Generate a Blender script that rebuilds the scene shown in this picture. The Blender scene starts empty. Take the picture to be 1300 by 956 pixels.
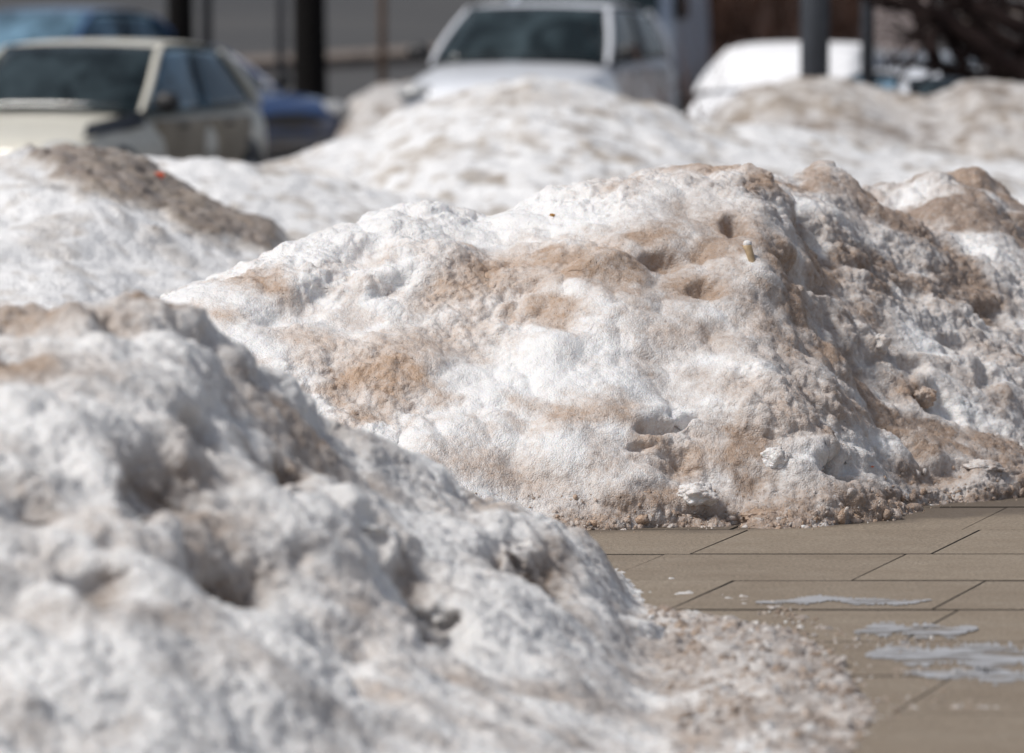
import bpy, bmesh, math, random
import numpy as np
from mathutils import Vector, Matrix
random.seed(7); RNG = np.random.default_rng(11)
S = bpy.context.scene; C = S.collection
F = 8000.0; H = 2.2; CX, CY = 650.0, 478.0
PITCH = math.atan(542.0 / F); cp, sp = math.cos(PITCH), math.sin(PITCH)
R = math.radians

# ---------- picture geometry ----------
def at(x, y, Y):
    u = (x - CX) / F; v = (CY - y) / F
    dy = cp + v * sp; dz = -sp + v * cp
    t = Y / dy
    return Vector((u * t, Y, H + dz * t))
def X_of(x, Y): return at(x, 200, Y).x
def project(P):
    dy = P[:, 1]; dz = P[:, 2] - H
    fw = dy * cp - dz * sp; up = dy * sp + dz * cp
    return CX + F * P[:, 0] / fw, CY - F * up / fw

# ---------- noise ----------
TAB = RNG.random((32, 32, 32)).astype(np.float32) * 2 - 1
def vnoise(P, off=0.0):
    P = P + off
    i = np.floor(P).astype(np.int64); f = (P - i).astype(np.float32)
    f = f * f * f * (f * (f * 6 - 15) + 10)
    i0 = i & 31; i1 = (i + 1) & 31
    x0, y0, z0 = i0.T; x1, y1, z1 = i1.T; fx, fy, fz = f.T
    def l(a, b, t): return a + (b - a) * t
    return l(l(l(TAB[x0, y0, z0], TAB[x1, y0, z0], fx), l(TAB[x0, y1, z0], TAB[x1, y1, z0], fx), fy),
             l(l(TAB[x0, y0, z1], TAB[x1, y0, z1], fx), l(TAB[x0, y1, z1], TAB[x1, y1, z1], fx), fy), fz)
ROT = np.array(Matrix.Rotation(0.9, 3, Vector((1, 2, 3)).normalized()))
def fbm(P, scale, octs=3, off=0.0, gain=.5):
    Q = P @ ROT.T * scale; s = 0; a = 1; n = 0
    for k in range(octs):
        s = s + a * vnoise(Q, off + 7.31 * k); n += a; a *= gain; Q = (Q @ ROT.T) * 2.07
    return s / n
def billow(P, scale, octs=2, off=0.0):
    Q = P @ ROT.T * scale; s = 0; a = 1; n = 0
    for k in range(octs):
        s = s + a * np.abs(vnoise(Q, off + 3.7 * k)); n += a; a *= .5; Q = (Q @ ROT.T) * 2.1
    return s / n
def sstep(a, b, x):
    t = np.clip((x - a) / (b - a), 0, 1); return t * t * (3 - 2 * t)

# ---------- object helpers ----------
def tag(o, label=None, cat=None, group=None, kind=None):
    if label: o['label'] = label
    if cat: o['category'] = cat
    if group: o['group'] = group
    if kind: o['kind'] = kind
    return o
def link(name, me, mat=None, parent=None):
    o = bpy.data.objects.new(name, me); C.objects.link(o)
    if mat is not None: me.materials.append(mat)
    if parent is not None: o.parent = parent
    return o
def empty(name, loc, rz=0, **k):
    o = bpy.data.objects.new(name, None); C.objects.link(o); o.location = loc; o.rotation_euler.z = rz
    return tag(o, **k)
def bm_obj(name, bm, mat, parent=None, smooth=True, sub=0):
    me = bpy.data.meshes.new(name); bmesh.ops.recalc_face_normals(bm, faces=bm.faces)
    for f in bm.faces: f.smooth = smooth
    bm.to_mesh(me); bm.free()
    o = link(name, me, mat, parent)
    if sub:
        m = o.modifiers.new('sub', 'SUBSURF'); m.levels = sub; m.render_levels = sub
    return o
def np_mesh(name, V, Q, mat, attrs=None, smooth=True, parent=None):
    me = bpy.data.meshes.new(name)
    me.vertices.add(len(V)); me.vertices.foreach_set('co', np.ascontiguousarray(V, dtype=np.float32).ravel())
    k = Q.shape[1]
    me.loops.add(Q.size); me.loops.foreach_set('vertex_index', Q.astype(np.int32).ravel())
    me.polygons.add(len(Q)); me.polygons.foreach_set('loop_start', np.arange(0, Q.size, k, dtype=np.int32))
    me.polygons.foreach_set('use_smooth', np.full(len(Q), smooth))
    me.update(calc_edges=True)
    for n, a in (attrs or {}).items():
        at_ = me.attributes.new(n, 'FLOAT', 'POINT'); at_.data.foreach_set('value', a.astype(np.float32))
    return link(name, me, mat, parent)

# ---------- materials ----------
def nodes(name):
    m = bpy.data.materials.new(name); m.use_nodes = True
    nt = m.node_tree; b = nt.nodes['Principled BSDF']; return m, nt, b
def N(nt, t, **k):
    n = nt.nodes.new(t)
    for a, v in k.items():
        if a in n.inputs: n.inputs[a].default_value = v
        else: setattr(n, a, v)
    return n
def mixc(nt, fac, a, b, mode='MIX'):
    n = nt.nodes.new('ShaderNodeMix'); n.data_type = 'RGBA'; n.blend_type = mode
    for s, v in ((0, fac), (6, a), (7, b)):
        if isinstance(v, (float, int)): n.inputs[s].default_value = v
        elif isinstance(v, tuple): n.inputs[s].default_value = (*v, 1)
        else: nt.links.new(v, n.inputs[s])
    return n.outputs[2]
def ramp(nt, src, p0, p1, c0=0.0, c1=1.0):
    n = nt.nodes.new('ShaderNodeMapRange'); n.inputs[1].default_value = p0; n.inputs[2].default_value = p1
    n.inputs[3].default_value = c0; n.inputs[4].default_value = c1; nt.links.new(src, n.inputs[0]); return n.outputs[0]
def simple(name, col, rough=.5, metal=0, noise=0.15, nscale=8, spec=.5, coat=0, bump=0, dirt=None):
    m, nt, b = nodes(name)
    tc = N(nt, 'ShaderNodeTexCoord'); no = N(nt, 'ShaderNodeTexNoise', Scale=nscale, Detail=6.0)
    nt.links.new(tc.outputs['Object'], no.inputs['Vector'])
    c = mixc(nt, ramp(nt, no.outputs[0], .3, .7), tuple(v * (1 - noise) for v in col), tuple(min(1, v * (1 + noise)) for v in col))
    if dirt:
        sx = N(nt, 'ShaderNodeSeparateXYZ'); nt.links.new(tc.outputs['Object'], sx.inputs[0])
        ad = N(nt, 'ShaderNodeMath', operation='MULTIPLY_ADD'); nt.links.new(no.outputs[0], ad.inputs[0]); ad.inputs[1].default_value = -.7; nt.links.new(sx.outputs[2], ad.inputs[2])
        c = mixc(nt, ramp(nt, ad.outputs[0], dirt[1], dirt[2], 1, 0), c, dirt[0])
    nt.links.new(c, b.inputs['Base Color'])
    b.inputs['Roughness'].default_value = rough; b.inputs['Metallic'].default_value = metal
    b.inputs['Specular IOR Level'].default_value = spec; b.inputs['Coat Weight'].default_value = coat; b.inputs['Coat Roughness'].default_value = .08
    if bump:
        bp = N(nt, 'ShaderNodeBump', Distance=bump); nt.links.new(no.outputs[0], bp.inputs['Height']); nt.links.new(bp.outputs[0], b.inputs['Normal'])
    return m

def snow_mat(name, clean=(.84, .84, .85), tan=(.40, .255, .155), brown=(.135, .092, .070), fine=1.0, sss=.0):
    m, nt, b = nodes(name)
    tc = N(nt, 'ShaderNodeTexCoord')
    d = N(nt, 'ShaderNodeAttribute', attribute_name='dirt'); t = N(nt, 'ShaderNodeAttribute', attribute_name='tone')
    n1 = N(nt, 'ShaderNodeTexNoise', Scale=38 * fine, Detail=8.0, Roughness=.65)
    n2 = N(nt, 'ShaderNodeTexNoise', Scale=140 * fine, Detail=4.0, Roughness=.6)
    vo = N(nt, 'ShaderNodeTexVoronoi', Scale=150 * fine); vo2 = N(nt, 'ShaderNodeTexVoronoi', Scale=260 * fine)
    for x in (n1, n2, vo, vo2): nt.links.new(tc.outputs['Object'], x.inputs['Vector'])
    # dirt threshold broken up by fine noise
    ad = N(nt, 'ShaderNodeMath', operation='MULTIPLY_ADD'); nt.links.new(n1.outputs[0], ad.inputs[0]); ad.inputs[1].default_value = 1.1
    sb = N(nt, 'ShaderNodeMath', operation='SUBTRACT'); nt.links.new(d.outputs['Fac'], sb.inputs[0]); sb.inputs[1].default_value = .55
    sb2 = N(nt, 'ShaderNodeMath', operation='MULTIPLY_ADD'); nt.links.new(n2.outputs[0], sb2.inputs[0]); sb2.inputs[1].default_value = .9; nt.links.new(sb.outputs[0], sb2.inputs[2])
    sb.inputs[1].default_value = 1.0
    nt.links.new(sb2.outputs[0], ad.inputs[2])
    dm = ramp(nt, ad.outputs[0], 0.02, 1.02, 0, .95)
    mul = N(nt, 'ShaderNodeMath', operation='MULTIPLY'); nt.links.new(dm, mul.inputs[0])
    nt.links.new(ramp(nt, d.outputs['Fac'], 0.0, .25), mul.inputs[1])
    dc = mixc(nt, t.outputs['Fac'], tan, brown)
    dc = mixc(nt, ramp(nt, n2.outputs[0], .35, .7), dc, tuple(min(1, v * 1.0 + .16) for v in tan))
    dc2 = mixc(nt, .35, dc, mixc(nt, t.outputs['Fac'], tan, brown))
    cl = mixc(nt, ramp(nt, n1.outputs[0], .3, .7), tuple(v * .93 for v in clean), clean)
    col = mixc(nt, mul.outputs[0], cl, dc2)
    # grit specks
    gr = N(nt, 'ShaderNodeTexNoise', Scale=75 * fine, Detail=2.0); nt.links.new(tc.outputs['Object'], gr.inputs['Vector'])
    gm = N(nt, 'ShaderNodeMath', operation='MULTIPLY'); nt.links.new(ramp(nt, gr.outputs[0], .66, .71), gm.inputs[0]); nt.links.new(ramp(nt, d.outputs['Fac'], .2, .9, .05, .8), gm.inputs[1])
    col = mixc(nt, gm.outputs[0], col, (.10, .075, .055))
    nt.links.new(col, b.inputs['Base Color'])
    nt.links.new(ramp(nt, vo2.outputs['Color'], .2, .8, .28, .7), b.inputs['Roughness'])
    b.inputs['Specular IOR Level'].default_value = .45
    b.inputs['Subsurface Weight'].default_value = sss; b.inputs['Subsurface Radius'].default_value = (1, .8, .65); b.inputs['Subsurface Scale'].default_value = .012
    hs = N(nt, 'ShaderNodeMath', operation='MULTIPLY_ADD'); nt.links.new(vo.outputs['Distance'], hs.inputs[0]); hs.inputs[1].default_value = -1.0
    nt.links.new(n2.outputs[0], hs.inputs[2])
    hs2 = N(nt, 'ShaderNodeMath', operation='MULTIPLY_ADD'); nt.links.new(n1.outputs[0], hs2.inputs[0]); hs2.inputs[1].default_value = 1.5; nt.links.new(hs.outputs[0], hs2.inputs[2])
    bp = N(nt, 'ShaderNodeBump', Distance=.0029 / fine, Strength=1.0); nt.links.new(hs2.outputs[0], bp.inputs['Height']); nt.links.new(bp.outputs[0], b.inputs['Normal'])
    return m
M = {}
M['snow'] = snow_mat('dirty_snow', sss=.45)
M['snow_near'] = snow_mat('grey_snow', clean=(.81, .81, .815), tan=(.33, .22, .14), brown=(.12, .082, .062), sss=.2)
M['snow_far'] = snow_mat('far_snow', clean=(.86, .865, .88), tan=(.33, .26, .185), brown=(.115, .078, .067), fine=.35)

# ---------- snow banks ----------
def crest(points, y_default, Xs):
    """points: (px, py, Yc[, Yb]) -> arrays zc(X), Yc(X)"""
    xs, zs, ys, yb = [], [], [], []
    for p in points:
        P = at(p[0], p[1], p[2]); xs.append(P.x); zs.append(max(P.z, -.05)); ys.append(p[2]); yb.append(p[3])
    xs = [xs[0] - .6] + xs + [xs[-1] + .6]; zs = [-.05] + zs + [-.05]; ys = [ys[0]] + ys + [ys[-1]]; yb = [yb[0]] + yb + [yb[-1]]
    zc = np.interp(Xs, xs, zs); yc = np.interp(Xs, xs, ys); yv = np.interp(Xs, xs, yb)
    k = max(3, int(.05 / (Xs[1] - Xs[0]))); w = np.hanning(2 * k + 1); w /= w.sum()
    def sm(a): return np.convolve(np.pad(a, k, 'edge'), w, 'valid')
    kk = 4 * k; w2 = np.hanning(2 * kk + 1); w2 /= w2.sum()
    def sm2(a): return np.convolve(np.pad(a, kk, 'edge'), w2, 'valid')
    return sm(zc), sm2(yc), sm2(yv)
def sweep(points, Xg, Yg, Xs, back=1.6, p=1.6, pb=1.5):
    zc, yc, yb = crest(points, None, Xs)
    zc, yc, yb = zc[None, :], yc[None, :], yb[None, :]
    tf = np.clip((yc - Yg) / (yc - yb), 0, 1.3); tb = np.clip((Yg - yc) / back, 0, 1.3)
    t = np.where(Yg < yc, 1 - tf ** p, 1 - tb ** pb)
    return np.where(t > 0, zc * t, t * .9) - .02
def smax(a, b, k=.06):
    h = np.clip(.5 + .5 * (a - b) / k, 0, 1); return b * (1 - h) + a * h + k * h * (1 - h)

class Bank:
    def __init__(s, x0, x1, nx, ys, fn):
        s.Xs = np.linspace(x0, x1, nx); Ys = np.asarray(ys)
        s.nx, s.ny = nx, len(Ys)
        Xg, Yg = np.meshgrid(s.Xs, Ys); s.h = fn(Xg, Yg, s.Xs)
        s.P = np.stack([Xg.ravel(), Yg.ravel(), s.h.ravel()], 1)
        s.B = s.P.copy(); s.px, s.py = project(s.P)
        s.vis = s.P[:, 2] > -.01
        s.nz = fbm(s.B, 11 if x1 - x0 < 5.2 and Ys[0] < 26 else 4, 3, 90.)
        g = s.P.reshape(s.ny, s.nx, 3)
        s.dirt = np.zeros(len(s.P)); s.tone = np.zeros(len(s.P)) + .3
    def normals(s):
        g = s.P.reshape(s.ny, s.nx, 3); du = np.gradient(g, axis=1); dv = np.gradient(g, axis=0)
        n = np.cross(du, dv); n /= np.linalg.norm(n, axis=2, keepdims=True) + 1e-9; return n.reshape(-1, 3)
    def disp(s, amt):
        s.P = s.P + s.normals() * np.asarray(amt)[:, None]
    def pick(s, x, y):
        d = (s.px - x) ** 2 + (s.py - y) ** 2 + s.B[:, 1] * 6
        d = np.where(s.vis, d, 1e9); return int(np.argmin(d))
    def blob(s, x, y, rx, ry, ang=0, pw=1):
        i = s.pick(x, y); c = s.B[i]; k = c[1] / F
        D = s.B - c; a = R(-ang)  # ang: degrees clockwise-down in the picture
        up = D[:, 2] + D[:, 1] * .07
        u = D[:, 0] * math.cos(a) + up * math.sin(a); v = -D[:, 0] * math.sin(a) + up * math.cos(a)
        w = D[:, 1]
        q = (u / (rx * k)) ** 2 + (v / (ry * k)) ** 2 + (w / (max(rx, ry) * k * 4)) ** 2
        return np.exp(-np.maximum(q * (1 + .75 * s.nz) + .12 * s.nz, 0) ** pw)
    def dirtblob(s, x, y, rx, ry, ang=0, st=1.0, tone=.3):
        g = s.blob(x, y, rx, ry, ang) * st
        s.tone = s.tone * (1 - np.clip(g, 0, 1)) + tone * np.clip(g, 0, 1)
        s.dirt = np.maximum(s.dirt, g)
    def build(s, name, mat, parent=None, **k):
        idx = np.arange(s.nx * s.ny).reshape(s.ny, s.nx)
        Q = np.stack([idx[:-1, :-1].ravel(), idx[:-1, 1:].ravel(), idx[1:, 1:].ravel(), idx[1:, :-1].ravel()], 1)
        keep = (s.P[:, 2][Q] > -.12).any(axis=1)
        Q = Q[keep]
        used = np.zeros(len(s.P), bool); used[Q.ravel()] = True
        remap = np.cumsum(used) - 1
        o = np_mesh(name, s.P[used], remap[Q], mat, {'dirt': np.clip(s.dirt, 0, 1)[used], 'tone': np.clip(s.tone, 0, 1)[used]}, parent=parent)
        return tag(o, **k)

def ylist(a, b, c, fine, coarse):
    """fine steps a..b then growing steps to c"""
    r = list(np.arange(a, b, fine)); y = b; st = fine
    while y < c: r.append(y); st = min(coarse, st * 1.05); y += st
    return r
def ylist2(a, b, c, fine, coarse, gr):
    r = list(np.arange(a, b, fine)); y = b; st = fine
    while y < c: r.append(y); st = min(coarse, st * gr); y += st
    return r

# --- near mound ---
def fn_near(Xg, Yg, Xs):
    pts = [(-160, 420, 18.3, 14.8), (-60, 396, 18.4, 14.8), (40, 386, 18.5, 14.9), (100, 380, 18.6, 14.9), (160, 372, 18.7, 15), (215, 376, 18.8, 15), (262, 388, 18.9, 15.1), (300, 420, 19, 15.2),
           (345, 462, 19.15, 15.3), (420, 520, 19.4, 15.4), (480, 560, 19.65, 15.5), (560, 608, 20, 15.6), (640, 640, 20.3, 15.7), (700, 666, 20.5, 15.8), (760, 708, 20.8, 16), (800, 756, 21, 16.1),
           (840, 786, 20.7, 15.8), (880, 800, 20.4, 15.8), (930, 812, 20.1, 16.0), (990, 826, 19.8, 16.4), (1030, 842, 19.5, 17.2), (1060, 860, 19.1, 17.8), (1085, 890, 18.8, 18.3), (1120, 915, 18.5, 18.2)]
    E = sweep([(500, 770, 20.4, 15), (700, 770, 20.6, 15), (840, 770, 20.6, 15.6), (900, 780, 20.3, 15.8), (960, 795, 20.0, 16.2), (1010, 810, 19.8, 16.9), (1055, 830, 19.4, 17.5), (1085, 852, 19.0, 17.9), (1100, 880, 18.7, 18.2)], Xg, Yg, Xs, back=.5, p=4.5)
    return smax(sweep(pts, Xg, Yg, Xs, back=1.5, p=1.45), E, .05)
near = Bank(-2.6, 1.4, 620, ylist(14.6, 21.3, 23.5, .0068, .05), fn_near)
B = near.B
lowf = .12 + .88 * sstep(.04, .30, B[:, 2])
near.disp(lowf * (.10 * fbm(B * (1, .7, 1), 1.7, 2, 3.1) + .02))
# scallops: streaks running down to the right
A_ = np.array([[math.cos(R(35)), 0, -math.sin(R(35))], [0, 1, 0], [math.sin(R(35)), 0, math.cos(R(35))]])
St = (B @ A_.T) * np.array([.55, 1, 1.35])
apron = sstep(.55, .9, B[:, 0])
near.disp(lowf * (.10 * (billow(St, 4.2, 2, 1.3) - .3)) * (1 - .6 * apron))
for (x, y, r, dep, a) in [(215, 600, 60, .07, 25), (255, 545, 34, .05, 40), (360, 590, 42, .08, 0), (435, 535, 40, .04, 30), (300, 735, 62, .09, 20), (330, 480, 26, .035, 30), (700, 745, 45, .08, 50), (640, 720, 40, .06, 50),
                          (520, 735, 50, .06, 30), (120, 770, 46, .05, 40), (380, 640, 34, .04, 10), (820, 790, 40, .05, 30), (560, 800, 50, .06, 40), (60, 650, 70, .05, 10), (470, 680, 40, .04, 0), (180, 640, 30, .05, 60), (150, 420, 40, .03, 0), (20, 440, 40, .04, 20), (270, 420, 24, .03, 50), (600, 640, 34, .05, 40), (430, 840, 60, .06, 20)]:
    near.disp(-1.3 * dep * lowf * near.blob(x, y, r, r * .58, a, 1.5))
mid_ = billow(St, 9.0, 2, 5.5)
near.disp(.022 * (mid_ - .3) + .018 * fbm(St, 16, 2, 9.9))
near.disp(.010 * (billow(B, 30, 2, 2.2) - .3) * (1 + 1.4 * apron) + .006 * fbm(B, 60, 2, 4.4))
near.disp(apron * (.006 + .030 * (billow(B, 13, 2, 8.2) - .3)) * sstep(-.02, .03, B[:, 2]))
PIT = [(215, 596, 60, .8, 25), (255, 548, 34, .7, 40), (372, 584, 44, .95, 0), (435, 535, 34, .6, 30), (305, 722, 62, .9, 15), (690, 742, 46, .85, 55), (640, 716, 34, .7, 50), (520, 738, 44, .7, 30), (130, 765, 40, .6, 40), (200, 640, 40, .6, 60), (820, 790, 40, .6, 30), (60, 655, 60, .5, 10), (560, 795, 40, .6, 40)]
dn = fbm(B * (1, .6, 1), 2.6, 4, 21.)
dn2 = fbm(St, 7, 3, 31.)
near.dirt = .17 + .50 * sstep(.0, .35, dn) + .45 * dn2
near.tone = .55 + .9 * fbm(B, 3, 2, 41.)
for a in [(60, 400, 160, 14, 0, .8, .25), (200, 385, 80, 12, 5, .9, .6), (30, 470, 70, 22, 5, .9, .15), (20, 505, 40, 10, 0, .8, .1), (330, 480, 120, 12, 42, .9, .9), (400, 545, 60, 10, 40, .9, .7), (250, 590, 60, 14, 30, .75, .85),
          (370, 580, 36, 22, 0, .85, .9), (300, 720, 80, 20, 0, .8, .8), (190, 810, 70, 22, 10, .6, .6), (700, 730, 50, 18, 50, .8, .9), (960, 810, 160, 26, 8, .62, .75), (860, 830, 100, 34, 10, .68, .8), (1060, 835, 80, 22, 10, .7, .9), (780, 700, 50, 14, 40, .75, .7)]:
    near.dirtblob(a[0], a[1], a[2], a[3], a[4], a[5] * 1.15, a[6])
for (x, y, r_, st_, a) in PIT: near.dirtblob(x, y, r_ * .95, r_ * .5, a, st_ * 1.25, .95)
for (x, y, rx, ry, a) in [(240, 440, 110, 22, 5), (60, 560, 90, 30, 0), (500, 640, 80, 16, 20), (640, 780, 70, 20, 30), (560, 830, 160, 26, 0), (350, 800, 60, 25, 0), (130, 850, 140, 24, 0), (420, 470, 70, 14, 35)]:
    near.dirt *= 1 - .75 * near.blob(x, y, rx, ry, a)
near.dirt = np.maximum(near.dirt, apron * (.74 + .5 * dn2)); near.tone += .35 * apron
tag(near.build('snow_mound', M['snow_near']), 'nearest blurred grey snow mound with scalloped pits filling the lower left', 'snow mound', 'ploughed snow mounds along the pavement')

# --- middle mound (in focus), three merged spurs ---
def fn_mid(Xg, Yg, Xs):
    Am = sweep([(-160, 520, 25.0, 23.2), (100, 425, 25.1, 23.3), (225, 374, 25.3, 23.4), (330, 326, 25.5, 23.5), (390, 300, 25.6, 23.6), (450, 282, 25.8, 23.6), (500, 262, 25.9, 23.6), (560, 257, 26, 23.6), (620, 266, 26, 23.7), (690, 250, 26, 23.7),
                (760, 228, 26.1, 23.75), (800, 213, 26.2, 23.85), (850, 200, 26.3, 23.97), (890, 198, 26.3, 23.98), (955, 206, 26.3, 24.0), (995, 246, 26.2, 24.05), (1035, 315, 26.1, 24.15), (1070, 385, 26, 24.3),
                (1105, 445, 25.9, 24.5), (1145, 492, 25.9, 24.75), (1200, 545, 25.95, 25.02), (1260, 575, 26.0, 25.25), (1300, 600, 26.1, 25.4), (1360, 625, 26.2, 25.6)], Xg, Yg, Xs, back=1.5, p=1.55)
    Bm = sweep([(820, 330, 26.9, 25.0), (900, 240, 26.9, 25.0), (960, 214, 26.9, 25.0), (1000, 214, 27.0, 25.0), (1045, 205, 27.1, 25.0), (1085, 228, 27.1, 25.1), (1115, 256, 27.1, 25.1), (1180, 290, 27.1, 25.2), (1240, 340, 27.1, 25.3), (1300, 420, 27.1, 25.6),
                (1400, 520, 27, 25.7)], Xg, Yg, Xs, back=1.3, p=1.5)
    Cm = sweep([(980, 290, 28.2, 25.9), (1060, 236, 28.2, 25.9), (1130, 220, 28.3, 25.8), (1185, 209, 28.3, 25.7), (1240, 212, 28.4, 25.6), (1275, 234, 28.5, 25.8), (1300, 256, 28.4, 25.7), (1380, 310, 28.4, 25.7), (1500, 400, 28.4, 25.7)], Xg, Yg, Xs, back=1.8, p=1.35)
    Dm = sweep([(900, 260, 26.5, 24.6), (960, 244, 26.5, 24.6), (1010, 258, 26.5, 24.6), (1060, 298, 26.5, 24.7), (1110, 344, 26.5, 24.8), (1165, 400, 26.5, 24.9), (1225, 488, 26.5, 25.2), (1290, 545, 26.5, 25.4), (1400, 600, 26.5, 25.5)], Xg, Yg, Xs, back=1.6, p=1.5)
    return smax(smax(smax(Am, Dm, .12), Bm, .2), Cm, .22)
mid = Bank(-2.35, 2.75, 980, ylist2(23.1, 26.3, 30.2, .0058, .016, 1.004), fn_mid)
B = mid.B
mid.disp(.085 * fbm(B, 1.5, 2, 13.1))
St = (B @ A_.T) * np.array([.7, 1, 1.25])
left_sm = 1 - .45 * np.exp(-((mid.B[:, 0] + 1.2) / .8) ** 2)
mid.disp((.075 * (billow(St, 3.4, 2, 11.3) - .3)) * left_sm)
for (x, y, rx, ry, dep, a) in [(840, 330, 28, 9, .045, 0), (895, 370, 18, 12, .04, 0), (665, 365, 26, 7, .03, -25), (625, 450, 30, 14, .01, 0), (930, 290, 14, 12, .06, 40), (1030, 350, 38, 13, .05, 30), (1045, 392, 34, 14, .02, 55), (1085, 455, 26, 10, .02, 45),
                               (832, 550, 28, 7, .045, -5), (870, 538, 18, 6, .045, -25), (810, 572, 16, 5, .02, 0), (1060, 603, 22, 19, .10, 0), (1190, 505, 30, 10, .05, 35), (1160, 460, 16, 10, .04, 20), (1250, 480, 18, 14, .05, 40), (1000, 560, 30, 9, .02, 5),
                               (370, 390, 50, 14, .03, -20), (470, 320, 44, 14, .05, -15), (430, 355, 40, 9, .02, -30), (1200, 600, 30, 12, .035, 10), (1150, 640, 40, 8, .03, 0), (935, 655, 50, 7, .03, 0), (1230, 430, 30, 10, .04, 35), (1265, 395, 24, 9, .04, 40), (1180, 370, 30, 8, .035, 35), (500, 360, 30, 8, .03, -20)]:
    g_ = mid.blob(x, y, rx * 1.05, ry * 1.05, a, 1.8); mid.disp(-1.5 * dep * g_); mid.dirt = np.maximum(mid.dirt, 0)
pass
for (x, y, rx, ry, dep, a) in [(740, 345, 60, 10, .03, -15), (830, 545 - 18, 40, 9, .02, -5), (1170, 490, 16, 12, .03, 20), (880, 640, 32, 14, .03, 0), (1010, 600, 20, 12, .025, 0), (560, 330, 60, 14, .02, -20), (1060, 580, 40, 8, .02, 0), (1240, 610, 30, 8, .02, 0)]:
    mid.disp(dep * mid.blob(x, y, rx, ry, a))
rt = sstep(.75, 1.3, B[:, 0])
rough = .55 + .7 * sstep(-.1, .3, fbm(B, 2.2, 2, 77.)) + .5 * rt + .5 * np.exp(-((B[:, 2]) / .12) ** 2)
mid.disp(rough * (.026 * (billow(St, 9.5, 2, 15.5) - .3) + .012 * fbm(St, 15, 2, 19.9)))
mid.disp(rough * (.010 * (billow(B, 24, 2, 12.2) - .3)))
mid.disp((rough + 1.2 * np.exp(-(mid.B[:, 2] / .1) ** 2)) * .0055 * (billow(B, 62, 2, 5.2) - .3) )
dn = fbm(B, 2.4, 4, 51.); dn2 = fbm(St, 8, 3, 61.)
mid.dirt = .17 + .6 * sstep(.0, .32, dn) + .55 * dn2 + .34 * sstep(.1, .9, B[:, 0])
mid.tone = .25 + .7 * sstep(.1, 1.0, B[:, 0]) + .4 * fbm(B, 3, 2, 71.)
for a in [(620, 345, 70, 22, -25, .85, .05), (560, 365, 50, 18, -30, .7, .05), (750, 320, 70, 16, -10, .75, .15), (690, 330, 50, 16, 0, .8, .15), (840, 330, 60, 20, 0, .85, .5), (880, 365, 60, 22, 10, .95, .55), (930, 290, 70, 26, 30, .85, .6),
          (990, 330, 70, 26, 45, .95, .65), (900, 206, 60, 12, 5, .8, .2), (960, 222, 50, 12, 20, .8, .2), (1040, 225, 46, 18, 40, .85, .65), (1090, 250, 50, 14, 45, .85, .6), (1230, 215, 60, 10, 15, .8, .5), (1275, 250, 46, 12, 45, .85, .6), (1110, 400, 60, 22, 25, .9, .7),
          (520, 440, 110, 30, -15, .62, .0), (480, 470, 70, 24, 0, .75, .0), (400, 430, 70, 20, 20, .6, .0), (650, 600, 90, 20, 10, .62, .05), (760, 520, 60, 16, 0, .5, .05), (850, 430, 60, 18, 0, .6, .2), (870, 590, 70, 24, -15, .75, .1),
          (830, 640, 80, 16, 0, .9, .35), (760, 655, 60, 12, 0, .9, .3), (920, 660, 90, 12, 0, .95, .6), (940, 500, 50, 26, 20, .6, .15), (1000, 540, 70, 24, 20, .65, .4), (1080, 520, 70, 26, 30, .75, .5), (1170, 600, 70, 24, 10, .9, .75), (1260, 600, 50, 20, 5, .9, .8),
          (1120, 640, 90, 12, 0, .95, .8), (1190, 560, 60, 18, 25, .75, .6), (1160, 490, 30, 14, 30, .9, .35), (1000, 430, 80, 26, 30, .72, .5), (970, 395, 60, 22, 30, .7, .6), (1180, 300, 60, 14, 30, .7, .6), (1220, 420, 60, 12, 35, .55, .8), (1060, 340, 50, 16, 30, .75, .5)]:
    mid.dirtblob(a[0], a[1], a[2] * 1.15, a[3] * 1.3, a[4], a[5] * 1.12, a[6])
for (x, y, rx, ry, a) in [(700, 270, 200, 22, -5), (450, 300, 120, 20, -18), (300, 390, 120, 18, 0), (700, 480, 80, 26, 0), (790, 490, 50, 20, 0), (760, 440, 60, 18, 0), (1060, 600, 50, 26, 0), (1010, 605, 30, 16, 0), (960, 480, 40, 12, 0), (1170, 420, 50, 22, 30), (1010, 268, 40, 10, 10), (600, 520, 60, 18, 0), (1250, 330, 60, 20, 30),
                          (840, 530, 50, 12, -10), (900, 460, 40, 14, 0), (1230, 520, 40, 16, 30), (1120, 560, 40, 10, 20), (1150, 240, 60, 16, 0)]:
    mid.dirt *= 1 - .85 * mid.blob(x, y, rx, ry, a)
toe = np.exp(-((mid.B[:, 2]) / .045) ** 2); toe2 = np.exp(-(mid.B[:, 2] / .16) ** 2); mid.dirt = np.maximum(mid.dirt, np.maximum(.95 * toe, .98 * toe2 * sstep(-.35, .0, dn + .1))); mid.tone = mid.tone * (1 - toe2) + .8 * toe2
tag(mid.build('snow_mound', M['snow']), 'big sharp snow mound with tan and brown stains, its toe on the paving slabs', 'snow mound', 'ploughed snow mounds along the pavement')

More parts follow.
